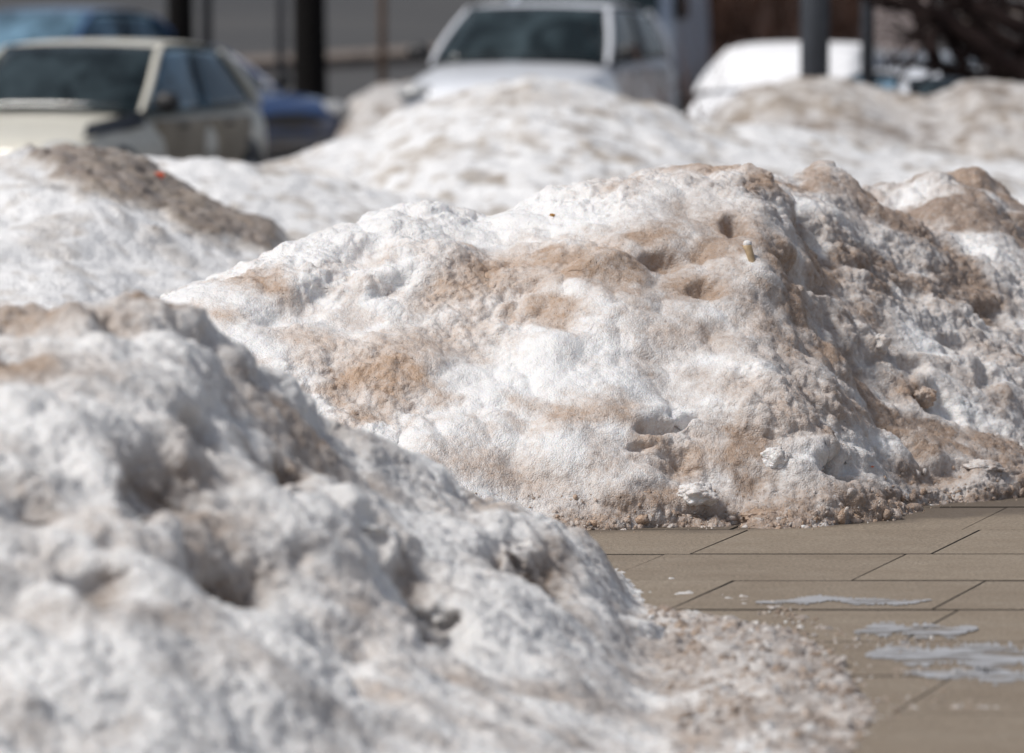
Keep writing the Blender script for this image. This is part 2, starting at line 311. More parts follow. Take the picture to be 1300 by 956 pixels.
# --- back banks ---
def back_bank(pts_list, x0, x1, nx, ys, off, amp=1.0, back=1.6, p=1.4, k=.08):
    def fn(Xg, Yg, Xs):
        hs = [sweep(p_, Xg, Yg, Xs, back=back, p=p) for p_ in pts_list]
        r = hs[0]
        for h in hs[1:]: r = smax(r, h, k)
        return r
    b = Bank(x0, x1, nx, ys, fn)
    B = b.B; St = (B @ A_.T) * np.array([.6, .8, 1.2])
    b.disp(amp * (.07 * fbm(B, 1.0, 2, off) + .07 * (billow(St, 2.3, 2, off + 5) - .3)))
    b.disp(amp * (.028 * (billow(St, 7, 2, off + 9) - .3) + .014 * fbm(B, 14, 2, off + 2)))
    b.dirt = .03 + .62 * sstep(.18, .40, fbm(St, 4.2, 3, off + 20.)) + .5 * sstep(.2, .42, fbm(St, 10, 2, off + 22.))
    b.tone = .15 + .6 * fbm(B, 2, 2, off + 30.)
    return b
L = back_bank([[(-260, 200, 34, 27), (-100, 196, 34, 27), (0, 193, 34, 27), (90, 186, 34, 27.2), (150, 192, 34, 27.4), (190, 212, 34, 27.5), (230, 238, 33.9, 27.6), (300, 268, 33.7, 27.8), (350, 290, 33.5, 28), (375, 322, 33.2, 28.2), (430, 375, 33, 28.4), (520, 440, 33, 28.6)]],
              -4.3, 0.4, 330, ylist(26.5, 34.5, 36.5, .022, .06), 101.)
L.dirt *= .55
for a in [(130, 210, 100, 18, 15, 1.0, .75), (190, 235, 70, 26, 30, 1.0, .85), (250, 265, 90, 20, 25, 1.0, .7), (320, 288, 50, 14, 25, 1.0, .6), (120, 200, 60, 12, 0, 1., .6), (60, 215, 60, 10, 20, .6, .3), (20, 225, 60, 8, 25, .5, .1), (65, 283, 22, 8, 0, .75, .3), (45, 315, 30, 9, 20, .5, .1), (100, 290, 20, 6, 0, .5, .3), (220, 330, 50, 6, 20, .4, .1)]:
    L.dirtblob(*a)
slush = np.zeros(len(L.B))
for a in [(110, 210, 80, 20, 10), (180, 246, 90, 44, 25), (245, 280, 90, 36, 25), (315, 298, 60, 24, 25)]: slush = np.maximum(slush, L.blob(*a))
slush = sstep(.12, .75, slush + .45 * fbm(L.B, 5, 4, 55.))
L.dirt = np.maximum(L.dirt, slush * 1.35); L.tone = L.tone * (1 - slush) + slush * (.8 + .3 * fbm(L.B, 4, 2, 3.))
L.disp(slush * (.05 + .07 * (billow(L.B, 7, 3, 66.) - .3)))
tag(L.build('snow_mound', M['snow_far']), 'white snow mound at left with a wide strip of brown slush down its ridge', 'snow mound', 'ploughed snow mounds along the pavement')
Kk = back_bank([[(40, 240, 38, 34.5), (120, 205, 38, 34.5), (190, 202, 38, 34.5), (260, 198, 38, 34.5), (320, 207, 38, 34.5), (390, 216, 38, 34.5), (450, 230, 38, 34.4), (540, 250, 38, 34.4), (640, 290, 38, 34.3)]], -3.4, 1.2, 280, ylist(33.6, 38.6, 40.5, .028, .07), 131.)
tag(Kk.build('snow_mound', M['snow_far']), 'smooth white snow mound in front of the cream car door, behind the slush strip', 'snow mound', 'ploughed snow mounds along the pavement')
Mb = back_bank([[(180, 260, 43, 37), (280, 222, 43, 37), (330, 206, 43, 37), (400, 181, 43, 36.8), (480, 162, 43, 36.6), (505, 142, 43, 36.6), (540, 124, 43, 36.5), (600, 103, 43, 36.5), (670, 91, 43, 36.5), (735, 98, 43, 36.5), (790, 114, 43, 36.5), (840, 130, 43, 36.5), (880, 146, 43, 36.4), (940, 156, 43, 36.2), (1010, 165, 43, 36), (1100, 182, 43, 35.8), (1300, 200, 43, 35), (1500, 215, 43, 35)]],
               -3.2, 4.6, 430, ylist(34.3, 43.6, 46, .03, .08), 151.)
for a in [(660, 125, 90, 18, 5, .55, .1), (672, 180, 22, 8, 15, .8, .4), (735, 172, 16, 8, 20, .7, .2), (610, 190, 24, 8, 20, .6, .2), (520, 200, 40, 9, 15, .65, .15), (560, 205, 30, 8, 10, .5, .2), (470, 205, 24, 6, 10, .5, .3), (900, 60 + 100, 1, 1, 0, 0, 0), (700, 120, 60, 8, 10, .5, .2), (630, 150, 50, 9, 10, .5, .15), (730, 140, 60, 10, 20, .45, .3), (400, 215, 60, 8, 15, .5, .1)]:
    Mb.dirtblob(*a)
tag(Mb.build('snow_mound', M['snow_far']), 'rounded white snow mound right in front of the white SUV', 'snow mound', 'ploughed snow mounds along the pavement')
Rb = back_bank([[(820, 260, 48, 43.5), (880, 170, 48, 43.5), (920, 135, 48, 43.4), (950, 112, 48, 43.3), (985, 100, 48, 43.2), (1050, 93, 48, 43.2), (1090, 102, 48, 43.2), (1130, 114, 48, 43.2), (1185, 118, 48, 43.2), (1230, 99, 48, 43.2), (1300, 104, 48, 43.2), (1450, 110, 48, 43)]],
               .9, 5.6, 300, ylist(42.4, 48.6, 51, .03, .08), 171.)
Rb.dirt += .50; Rb.tone += .45
for a in [(1030, 110, 90, 12, 0, .75, .45), (990, 135, 50, 12, -10, .75, .3), (960, 150, 24, 7, 0, .85, .5), (1130, 125, 80, 12, 5, .7, .5), (1240, 115, 60, 14, 0, .7, .7), (1090, 178, 12, 6, 0, 1, .7), (1200, 150, 80, 14, 10, .5, .6), (1010, 165, 50, 8, 15, .4, .2), (1270, 140, 50, 16, 10, .6, .8), (1070, 140, 40, 12, 10, .6, .4)]:
    Rb.dirtblob(*a)
tag(Rb.build('snow_mound', M['snow_far']), 'brown topped snow mound at the foot of the two grey poles', 'snow mound', 'ploughed snow mounds along the pavement')
# far side kerb bank beyond the cars
Fb = back_bank([[(400, 215, 64, 61), (425, 165, 64, 61), (445, 122, 64, 61), (475, 108, 64, 61), (520, 104, 64, 61), (560, 120, 64, 61), (620, 160, 64, 61)]], -3.2, .2, 110, ylist(60.6, 64.4, 66, .05, .1), 191., back=1.2)
Fb.dirt += .4; Fb.tone += .3; Fb.tone += .2
tag(Fb.build('snow_mound', M['snow_far']), 'dirty low snow heap beside the road, left of the white SUV', 'snow mound', 'ploughed snow mounds along the pavement')

# ---------- ground ----------
def asphalt():
    m, nt, b = nodes('asphalt')
    tc = N(nt, 'ShaderNodeTexCoord'); n = N(nt, 'ShaderNodeTexNoise', Scale=.6, Detail=8.0); n2 = N(nt, 'ShaderNodeTexNoise', Scale=60, Detail=4.0)
    mp = N(nt, 'ShaderNodeMapping'); mp.inputs['Scale'].default_value = (.25, 1.4, 1); mp.inputs['Rotation'].default_value = (0, 0, .12)
    nt.links.new(tc.outputs['Object'], mp.inputs[0]); nt.links.new(mp.outputs[0], n.inputs['Vector']); nt.links.new(tc.outputs['Object'], n2.inputs['Vector'])
    c = mixc(nt, ramp(nt, n.outputs[0], .35, .7), (.028, .029, .032), (.065, .062, .060)); c = mixc(nt, ramp(nt, n2.outputs[0], .3, .7, 0, .4), c, (.12, .12, .12))
    nt.links.new(c, b.inputs['Base Color']); b.inputs['Roughness'].default_value = .75; return m
M['asphalt'] = asphalt()
def zg(Y): return 0.0 if Y < 66 else .05 * (Y - 66) if Y < 130 else 3.2
def strip(name, mat, xs, ys, z, slope=0, kind='structure'):
    bm = bmesh.new(); g = []
    for y in ys: g.append([bm.verts.new((x, y + slope * x, zg(y) + z)) for x in xs])
    for j in range(len(ys) - 1):
        for i in range(len(xs) - 1): bm.faces.new((g[j][i], g[j][i + 1], g[j + 1][i + 1], g[j + 1][i]))
    return tag(bm_obj(name, bm, mat), kind=kind)
M['earth'] = simple('packed_snow_earth', (.42, .41, .40), .8, noise=.4, nscale=.5)
strip('ground', M['earth'], [-900, -30, 30, 900], [-60, 0, 30, 50, 66, 80, 100, 130, 600, 1500], -.16)
strip('road', M['asphalt'], [-120, -20, 20, 120], [49.5, 55, 60, 66, 80, 100, 130, 160], -.10)
M['kerb'] = simple('kerb_stone', (.17, .14, .12), .8, noise=.3)
def kerb(name, y0, y1, z, slope):
    bm = bmesh.new()
    for a in np.linspace(-30, 30, 61)[:-1]:
        x0, x1 = a + .01, a + .99
        v = [bm.verts.new((x, y + slope * x, zg(y + slope * x) + zz)) for zz in (z, -.11) for (x, y) in ((x0, y0), (x1, y0), (x1, y1), (x0, y1))]
        for f in ((0, 1, 2, 3), (0, 1, 5, 4), (1, 2, 6, 5), (2, 3, 7, 6), (3, 0, 4, 7)): bm.faces.new([v[i] for i in f])
    return tag(bm_obj(name, bm, mat=M['kerb'], smooth=False), kind='structure')
kerb('kerb', 48.9, 49.3, .02, 0)
kerb('road_kerb', 83.5, 85.0, .03, .9)

# snow-covered verge (real relief) between the mounds
gx = np.linspace(-9, 9, 300); gy = np.linspace(24.2, 48.8, 300)
GX, GY = np.meshgrid(gx, gy); GP = np.stack([GX.ravel(), GY.ravel(), np.zeros(GX.size)], 1)
edge = 24.35 + np.clip((GX.ravel() - .6) * .55, 0, 1.6)
GP[:, 2] = .06 + .05 * fbm(GP, 1.2, 3, 5.) + .02 * fbm(GP, 6, 2, 8.) - .2 * (1 - sstep(0, .9, GP[:, 1] - edge)) - .1 * sstep(48, 48.8, GP[:, 1])
idx = np.arange(GX.size).reshape(300, 300)
tag(np_mesh('snow_cover', GP, np.stack([idx[:-1, :-1].ravel(), idx[:-1, 1:].ravel(), idx[1:, 1:].ravel(), idx[1:, :-1].ravel()], 1), M['snow_far'],
            {'dirt': .05 + .3 * fbm(GP, 1, 3, 9.), 'tone': np.full(len(GP), .4)}), kind='structure')

# paving slabs
def paving_mat():
    m, nt, b = nodes('paving_stone')
    tc = N(nt, 'ShaderNodeTexCoord'); at_ = N(nt, 'ShaderNodeAttribute', attribute_name='shade')
    mp = N(nt, 'ShaderNodeMapping'); mp.inputs['Scale'].default_value = (1.0, 1.0, 1)
    nt.links.new(tc.outputs['Object'], mp.inputs[0])
    n1 = N(nt, 'ShaderNodeTexNoise', Scale=3.0, Detail=9.0, Roughness=.62); n2 = N(nt, 'ShaderNodeTexNoise', Scale=70, Detail=6.0, Roughness=.7); n3 = N(nt, 'ShaderNodeTexNoise', Scale=110, Detail=2.0)
    for n in (n1, n2, n3): nt.links.new(mp.outputs[0], n.inputs['Vector'])
    c = mixc(nt, ramp(nt, n1.outputs[0], .3, .7), (.28, .222, .165), (.41, .338, .258))
    c = mixc(nt, ramp(nt, n2.outputs[0], .42, .60, 0, .85), c, (.135, .105, .078)); c = mixc(nt, ramp(nt, n3.outputs[0], .56, .66, 0, .75), c, (.10, .08, .062))
    c = mixc(nt, .25, c, mixc(nt, at_.outputs['Fac'], tuple([.21, .17, .128]), (.33, .275, .21)))
    # dried salt / refrozen wet streaks: long in X
    ms = N(nt, 'ShaderNodeMapping'); ms.inputs['Scale'].default_value = (.8, 2.6, 1); ms.inputs['Location'].default_value = (.3, .9, 0)
    nt.links.new(tc.outputs['Object'], ms.inputs[0]); ns = N(nt, 'ShaderNodeTexNoise', Scale=1.0, Detail=5.0, Roughness=.5); nt.links.new(ms.outputs[0], ns.inputs['Vector'])
    sx = N(nt, 'ShaderNodeSeparateXYZ'); nt.links.new(tc.outputs['Object'], sx.inputs[0])
    gate = ramp(nt, sx.outputs[1], 19.9, 21.4, 0.0, -.30)
    ad = N(nt, 'ShaderNodeMath', operation='ADD'); nt.links.new(ns.outputs[0], ad.inputs[0]); nt.links.new(gate, ad.inputs[1])
    salt = ramp(nt, ad.outputs[0], .56, .60, 0, .0)
    c = mixc(nt, salt, c, (.46, .48, .52))
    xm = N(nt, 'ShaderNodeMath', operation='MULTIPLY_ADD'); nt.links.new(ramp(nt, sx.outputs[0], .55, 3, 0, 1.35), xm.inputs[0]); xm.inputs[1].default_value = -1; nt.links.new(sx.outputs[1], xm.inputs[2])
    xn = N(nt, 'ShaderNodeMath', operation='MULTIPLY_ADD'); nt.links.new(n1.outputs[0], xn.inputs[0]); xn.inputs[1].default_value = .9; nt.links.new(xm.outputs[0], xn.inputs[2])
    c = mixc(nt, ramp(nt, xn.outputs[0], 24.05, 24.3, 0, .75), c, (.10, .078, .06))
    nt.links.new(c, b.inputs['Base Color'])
    nt.links.new(ramp(nt, n1.outputs[0], .3, .7, .85, .55), b.inputs['Roughness'])
    bp = N(nt, 'ShaderNodeBump', Distance=.003); bp.inputs['Distance'].default_value = .006; nt.links.new(n2.outputs[0], bp.inputs['Height']); nt.links.new(bp.outputs[0], b.inputs['Normal'])
    return m
M['paving'] = paving_mat()
M['bed'] = simple('joint_grit', (.035, .028, .022), .9)
strip('pavement_bed', M['bed'], [-8, 8], [6, 27.5], -.03)
rows = [17600 / (y + 64) for y in (638, 671, 704, 739, 775, 815, 857, 903, 952)]
bmp = bmesh.new(); sh = bmp.verts.layers.float.new('shade')
s0 = .98
yr = rows[3]
sk = (X_of(1154, rows[2]) - X_of(1083, rows[3])) / (rows[2] - rows[3])
ref = {3: X_of(1083, rows[3])}
def slab(x0, x1, y0, y1, zt):
    g = random.uniform(.001, .0028); gy = random.uniform(.003, .008)
    tilt = random.uniform(-.0012, .0012); s = random.random()
    zt = zt + random.choice((-.0025, -.001, 0, .0005, .001, .0025))
    pts = [(x0 + g, y0 + gy), (x1 - g, y0 + gy), (x1 - g, y1 - gy), (x0 + g, y1 - gy)]
    def sx(x, y): return x + sk * (y - y0)
    top = []; inn = []; bot = []
    b = .0025
    for k, (x, y) in enumerate(pts):
        ix = b if k in (0, 3) else -b; iy = b if k < 2 else -b
        top.append(bmp.verts.new((sx(x, y), y, zt - .004))); inn.append(bmp.verts.new((sx(x, y) + ix, y + iy, zt + (tilt if k < 2 else -tilt))))
        bot.append(bmp.verts.new((sx(x, y), y, zt - .05)))
    for v in top + inn + bot: v[sh] = s
    bmp.faces.new(inn)
    for k in range(4):
        j = (k + 1) % 4
        bmp.faces.new((inn[k], inn[j], top[j], top[k])).material_index = 1; bmp.faces.new((top[k], top[j], bot[j], bot[k])).material_index = 1
# row depth from the picture, bond offsets read from the joints
dR = (rows[0] - rows[8]) / 8
base_y = rows[3]
Lx = (X_of(1083, rows[3]) - X_of(762, rows[3]))
offs = {}
for k in range(-14, 5):           # row k spans y from base_y + k*dR .. +dR
    y0 = base_y + k * dR
    xr = {0: X_of(1083, rows[3]), -1: X_of(1186, rows[4]), 2: X_of(1220, rows[1])}.get(k, X_of(1083, rows[3]) + Lx * (.5 * (k % 2)) + .1 * math.sin(k * 5))
    n0 = math.floor((-7 - xr) / Lx)
    for i in range(n0, n0 + int(14 / Lx) + 1):
        slab(xr + i * Lx, xr + (i + 1) * Lx, y0, y0 + dR, 0.0)
me = bpy.data.meshes.new('pavement'); bmesh.ops.recalc_face_normals(bmp, faces=bmp.faces); bmp.to_mesh(me); bmp.free()
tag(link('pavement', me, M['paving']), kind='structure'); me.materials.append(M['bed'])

# thin refrozen meltwater / salt films on the slabs
def film_mat():
    m, nt, b = nodes('melt_ice_film'); tc = N(nt, 'ShaderNodeTexCoord'); n = N(nt, 'ShaderNodeTexNoise', Scale=7, Detail=9.0, Roughness=.72); mp = N(nt, 'ShaderNodeMapping'); mp.inputs['Scale'].default_value = (.6, 1.6, 1)
    nt.links.new(tc.outputs['Object'], mp.inputs[0]); nt.links.new(mp.outputs[0], n.inputs['Vector'])
    nt.links.new(mixc(nt, ramp(nt, n.outputs[0], .35, .62), (.50, .515, .55), (.34, .33, .33)), b.inputs['Base Color']); b.inputs['Roughness'].default_value = .35
    a = ramp(nt, n.outputs[0], .50, .60, .9, .0); nt.links.new(a, b.inputs['Alpha']); return m
M['film'] = film_mat()
def film(x0, x1, y0, y1, seed):
    rr = random.Random(seed); P0 = [at(x, 0, 20) for x in (0, 1)]
    n = 160; bm = bmesh.new(); lo = []; hi = []
    for i in range(n + 1):
        t = i / n; px = x0 + (x1 - x0) * t
        e = (math.sin(math.pi * t)) ** .45
        w = (y1 - y0) * .5 * e; m_ = (y0 + y1) / 2 + 2.0 * math.sin(t * 9 + seed)
        a_ = m_ + w * (1 + .35 * math.sin(t * 23 + seed) + rr.uniform(-.45, .45)); b_ = m_ - w * (1 + .35 * math.sin(t * 17 + 2 * seed) + rr.uniform(-.45, .45))
        for L_, yy in ((lo, a_), (hi, b_)):
            Y = F * H / (yy + 64); L_.append(bm.verts.new((X_of(px, Y), Y, .0045)))
    for i in range(n): bm.faces.new((lo[i], lo[i + 1], hi[i + 1], hi[i]))
    return bm_obj('ice_film', bm, M['film'], smooth=False)
for (a, lab) in [((960, 1186, 762, 770, 1), 'thin pale ice streak on the slabs, farthest of the streaks'), ((1085, 1245, 796, 812, 2), 'short pale ice film on the slabs between the long thin streak and the wide one'),
                 ((1100, 1420, 822, 850, 3), 'wide pale bluish ice film on the slabs beside the toe of the near mound'), ((1150, 1420, 853, 868, 4), 'narrow pale ice streak just in front of the wide bluish film')]:
    tag(film(*a), lab, 'ice patch', 'ice films on the paving slabs')

# ---------- crumbs and lumps ----------
ICO = bmesh.new(); bmesh.ops.create_icosphere(ICO, subdivisions=2, radius=1); IV = np.array([v.co[:] for v in ICO.verts]); IF = np.array([[v.index for v in f.verts] for f in ICO.faces]); ICO.free()
ICO = bmesh.new(); bmesh.ops.create_icosphere(ICO, subdivisions=1, radius=1); JV = np.array([v.co[:] for v in ICO.verts]); JF = np.array([[v.index for v in f.verts] for f in ICO.faces]); ICO.free()
def crumbs(name, pts, sizes, mat, dirt, seed, label, cat, facet=False, sink=.35):
    Vs, Fs, D, T = [], [], [], []; n = 0; rg = np.random.default_rng(seed)
    for p, s in zip(pts, sizes):
        q = rg.normal(size=3); q /= np.linalg.norm(q); Rm = np.array(Matrix.Rotation(rg.uniform(0, 6.28), 3, Vector(q)))
        v = JV * (1 + rg.uniform(-.38, .3, (len(JV), 1))) * rg.uniform(.45, 1.2, 3) @ Rm.T * s + p - np.array([0, 0, s * sink])
        Vs.append(v); Fs.append(JF + n); n += len(v); D.append(np.full(len(v), np.clip(rg.normal(dirt, .25), 0, 1))); T.append(np.full(len(v), rg.uniform(.1, .9)))
    o = np_mesh(name, np.concatenate(Vs), np.concatenate(Fs), mat, {'dirt': np.concatenate(D), 'tone': np.concatenate(T)}, smooth=not facet)
    return tag(o, label, cat, kind='stuff')
def surf_pts(bank, mask, n, rg):
    ii = np.nonzero(mask)[0]; return bank.P[rg.choice(ii, n)]
rg = np.random.default_rng(5)
m1 = (mid.P[:, 2] > -.005) & (mid.P[:, 2] < .14) & (mid.P[:, 1] < 26) & (mid.P[:, 0] > -.3)
p1 = surf_pts(mid, m1 & (mid.P[:, 2] < .06), 900, rg); s1 = .004 + .034 * rg.random(900) ** 3.2
p1b = surf_pts(mid, m1, 700, rg); s1b = .004 + .018 * rg.random(700) ** 3
pe = surf_pts(mid, m1 & (mid.P[:, 2] < .02), 260, rg).copy(); pe[:, 1] -= .01 + .14 * rg.random(260) ** 2.2; pe[:, 2] = .003; se = .0015 + .006 * rg.random(260) ** 3
crumbs('ice_crumbs', np.concatenate([p1, p1b, pe]), np.concatenate([s1, s1b, se]), M['snow'], .92, 3, 'brown icy crumbs along the toe of the sharp snow mound', 'ice crumbs', sink=.6)
ap = (near.B[:, 0] > .45) & (near.P[:, 2] > 0) & (near.P[:, 2] < .22)
p2 = surf_pts(near, ap, 2600, rg); s2 = .005 + .030 * rg.random(2600) ** 3
ed = (near.B[:, 0] > .85) & (np.abs(near.P[:, 2]) < .03)
p3 = surf_pts(near, ed, 700, rg).copy(); p3[:, 0] += rg.normal(0, .03, 700); p3[:, 1] += rg.normal(0, .05, 700); p3[:, 2] = .004; s3 = .003 + .01 * rg.random(700) ** 2
crumbs('ice_crumbs', np.concatenate([p2, p3]), np.concatenate([s2, s3]), M['snow_near'], .74, 4, 'broken grey ice crumbs spread over the low toe of the nearest mound', 'ice crumbs', facet=True)

def lump(bank, x, y, rx, ry, rz, label, mat, dirt, tone, seed, rot=0, name='snow_lump', sink=-.25):
    i = bank.pick(x, y); p = bank.P[i]; bm = bmesh.new(); bmesh.ops.create_icosphere(bm, subdivisions=5, radius=1)
    V = np.array([v.co[:] for v in bm.verts]); Fc = np.array([[v.index for v in f.verts] for f in bm.faces]); bm.free()
    V = V * (1 + .45 * fbm(V, 1.1, 2, seed))[:, None]; V = V * (1 + .35 * (billow(V, 2.6, 3, seed + 3) - .3))[:, None] * (rx, ry, rz)
    Rm = np.array(Matrix.Rotation(R(rot), 3, 'Y')); V = V @ Rm.T
    o = np_mesh(name, V, Fc, mat, {'dirt': np.clip(dirt + .5 * fbm(V, 9, 2, seed), 0, 1), 'tone': np.full(len(V), tone)})
    o.location = (p[0], p[1] - ry * sink, p[2] + rz * .05); return tag(o, label, 'snow lump', 'loose lumps on the mounds')
lump(mid, 880, 642, .085, .06, .045, 'greyish lump of old ice resting low on the toe of the sharp mound', M['snow'], .35, .5, 3.)
lump(mid, 1172, 490, .05, .045, .038, 'brown topped lump at the right edge of the sharp mound, halfway up', M['snow'], .75, .3, 7.)
lump(mid, 1242, 604, .07, .05, .022, 'flat dirty slab of ice at the right end of the toe', M['snow'], .5, .8, 9., rot=4)
lump(mid, 983, 594, .055, .045, .045, 'white lump left of the round hollow near the toe', M['snow'], .05, .3, 13.)
lump(mid, 1112, 440, .04, .035, .035, 'small whitish lump in the cleft below the brown patch on the right', M['snow'], .15, .3, 17.)
lump(mid, 975, 655, .08, .05, .03, 'low brown lump at the very toe of the sharp mound under the hollow', M['snow'], .85, .5, 19.)
lump(near, 810, 812, .11, .09, .06, 'angular pale ice block lying on the low toe of the nearest mound', M['snow_near'], .1, .3, 23., rot=25)
lump(near, 690, 690, .06, .06, .05, 'small white lump on the right shoulder of the nearest mound', M['snow_near'], .05, .3, 29.)

# stub sticking out of the snow, leaf, litter
def stub():
    i = mid.pick(955, 338); p = mid.P[i]; bm = bmesh.new(); r = []
    for k, (z, w, d) in enumerate([(-.06, .020, .016), (0, .021, .016), (.04, .024, .018), (.08, .027, .020), (.105, .030, .020), (.112, .026, .017)]):
        r.append([bm.verts.new((w * math.cos(a) * (1 + .15 * math.sin(3 * a + k)) - z * .18, d * math.sin(a), z)) for a in np.linspace(0, 2 * math.pi, 13)[:-1]])
    for k in range(5):
        for j in range(12): bm.faces.new((r[k][j], r[k][(j + 1) % 12], r[k + 1][(j + 1) % 12], r[k + 1][j]))
    bm.faces.new(r[-1])
    root = empty('stub', (p[0], p[1] - .02, p[2] - .03), label='pale amber stub poking out of the brown snow near the top of the sharp mound', cat='stub')
    root.scale = (.62, .62, .7); root.rotation_euler = (R(-14), R(-6), 0)
    bm_obj('shaft', bm, simple('amber', (.42, .31, .19), .5, noise=.25, nscale=30), root)
    V = IV * (1 + .2 * fbm(IV, 1.5, 2, 5.))[:, None] * (.030, .022, .022) + (-.018, 0, .118)
    np_mesh('snow_cap', V, IF, M['snow'], {'dirt': np.zeros(len(V)), 'tone': np.zeros(len(V))}, parent=root)
stub()
def bit(bank, x, y, s, col, label, cat, name):
    i = bank.pick(x, y); p = bank.P[i]; bm = bmesh.new(); pts = [(-1, 0, .1), (-.4, .5, .25), (.5, .55, .1), (1, 0, .4), (.4, -.5, .1), (-.5, -.5, .3)]
    c = bm.verts.new((0, 0, .35)); c2 = bm.verts.new((0, 0, -.05)); v = [bm.verts.new(q) for q in pts]
    for k in range(6): bm.faces.new((c, v[k], v[(k + 1) % 6])); bm.faces.new((c2, v[(k + 1) % 6], v[k]))
    o = bm_obj(name, bm, simple(name + '_mat', col, .6), smooth=False); o.scale = (s, s, s); o.location = (p[0], p[1] - .01, p[2] + s * .5); o.rotation_euler = (R(55), 0, .7); tag(o, label, cat)
bit(mid, 700, 272, .016, (.45, .22, .05), 'small curled orange leaf on the white crest of the sharp mound', 'leaf', 'fallen_leaf')
bit(mid, 1103, 598, .008, (.5, .12, .04), 'tiny orange scrap right of the round hollow at the toe', 'litter', 'litter_scrap')
bit(L, 198, 236, .040, (.75, .10, .03), 'bright red scrap lying in the brown slush strip', 'litter', 'litter_scrap')

# ---------- cars ----------
M['tyre'] = simple('tyre', (.02, .02, .02), .8); M['rim'] = simple('rim', (.35, .35, .36), .35, .8)
M['black'] = simple('black_plastic', (.018, .018, .02), .5)
def glass(name, col=(.012, .018, .02)):
    m, nt, b = nodes(name); tc = N(nt, 'ShaderNodeTexCoord'); n = N(nt, 'ShaderNodeTexNoise', Scale=1.8, Detail=5.0, Distortion=1.2); nt.links.new(tc.outputs['Object'], n.inputs['Vector'])
    nt.links.new(mixc(nt, ramp(nt, n.outputs[0], .42, .72), col, tuple(v * 4 + .02 for v in col)), b.inputs['Base Color']); b.inputs['Roughness'].default_value = .05; b.inputs['IOR'].default_value = 1.42; b.inputs['Specular IOR Level'].default_value = .4; return m
M['glass'] = glass('car_glass', (.008, .014, .017)); M['glass_sky'] = glass('sky_toned_glass', (.055, .10, .14))  # bluish glass: sky reflection put into the base colour
M['lamp'] = simple('lamp_glass', (.45, .46, .47), .15, spec=.8); M['tail'] = simple('tail_red', (.35, .02, .015), .25)
def loft(secs, closed_ends=True):
    bm = bmesh.new(); r = [[bm.verts.new(p) for p in s] for s in secs]; n = len(r[0])
    for a, b_ in zip(r[:-1], r[1:]):
        for j in range(n): bm.faces.new((a[j], a[(j + 1) % n], b_[(j + 1) % n], b_[j]))
    if closed_ends: bm.faces.new(r[0]); bm.faces.new(list(reversed(r[-1])))
    return bm
def pane(name, quad, mat, parent, th=.012, bulge=.02, inset=0.0, n=8):
    """curved sheet over four corners (bl, br, tr, tl) with thickness"""
    q = [Vector(v) for v in quad]; c = sum(q, Vector()) / 4
    q = [v + (c - v) * inset for v in q]; nrm = (q[1] - q[0]).cross(q[3] - q[0]).normalized()
    bm = bmesh.new(); F_, B_ = [], []
    for j in range(n + 1):
        for i in range(n + 1):
            u, v = i / n, j / n; p = (q[0] * (1 - u) + q[1] * u) * (1 - v) + (q[3] * (1 - u) + q[2] * u) * v
            p = p + nrm * bulge * (1 - (2 * u - 1) ** 2) * (1 - .5 * (2 * v - 1) ** 2)
            F_.append(bm.verts.new(p)); B_.append(bm.verts.new(p - nrm * th))
    k = n + 1
    for j in range(n):
        for i in range(n):
            a = j * k + i; bm.faces.new((F_[a], F_[a + 1], F_[a + k + 1], F_[a + k])); bm.faces.new((B_[a + k], B_[a + k + 1], B_[a + 1], B_[a]))
    for i in range(n):
        bm.faces.new((F_[i + 1], F_[i], B_[i], B_[i + 1])); a = n * k + i; bm.faces.new((F_[a], F_[a + 1], B_[a + 1], B_[a]))
        a = i * k; bm.faces.new((F_[a], F_[a + k], B_[a + k], B_[a])); a = i * k + n; bm.faces.new((F_[a + k], F_[a], B_[a], B_[a + k]))
    return bm_obj(name, bm, mat, parent)
def bar(name, pts, w, d, mat, parent):
    secs = []
    for p in pts:
        p = Vector(p); secs.append([p + Vector(o) for o in ((-w, -d, 0), (w, -d, 0), (w, d, 0), (-w, d, 0))])
    return bm_obj(name, loft(secs), mat, parent, sub=2)
def ellip(name, c, r, mat, parent, seg=24):
    bm = bmesh.new(); bmesh.ops.create_uvsphere(bm, u_segments=seg, v_segments=seg // 2, radius=1)
    for v in bm.verts: v.co = Vector((v.co.x * r[0], v.co.y * r[1], v.co.z * r[2])) + Vector(c)
    return bm_obj(name, bm, mat, parent)
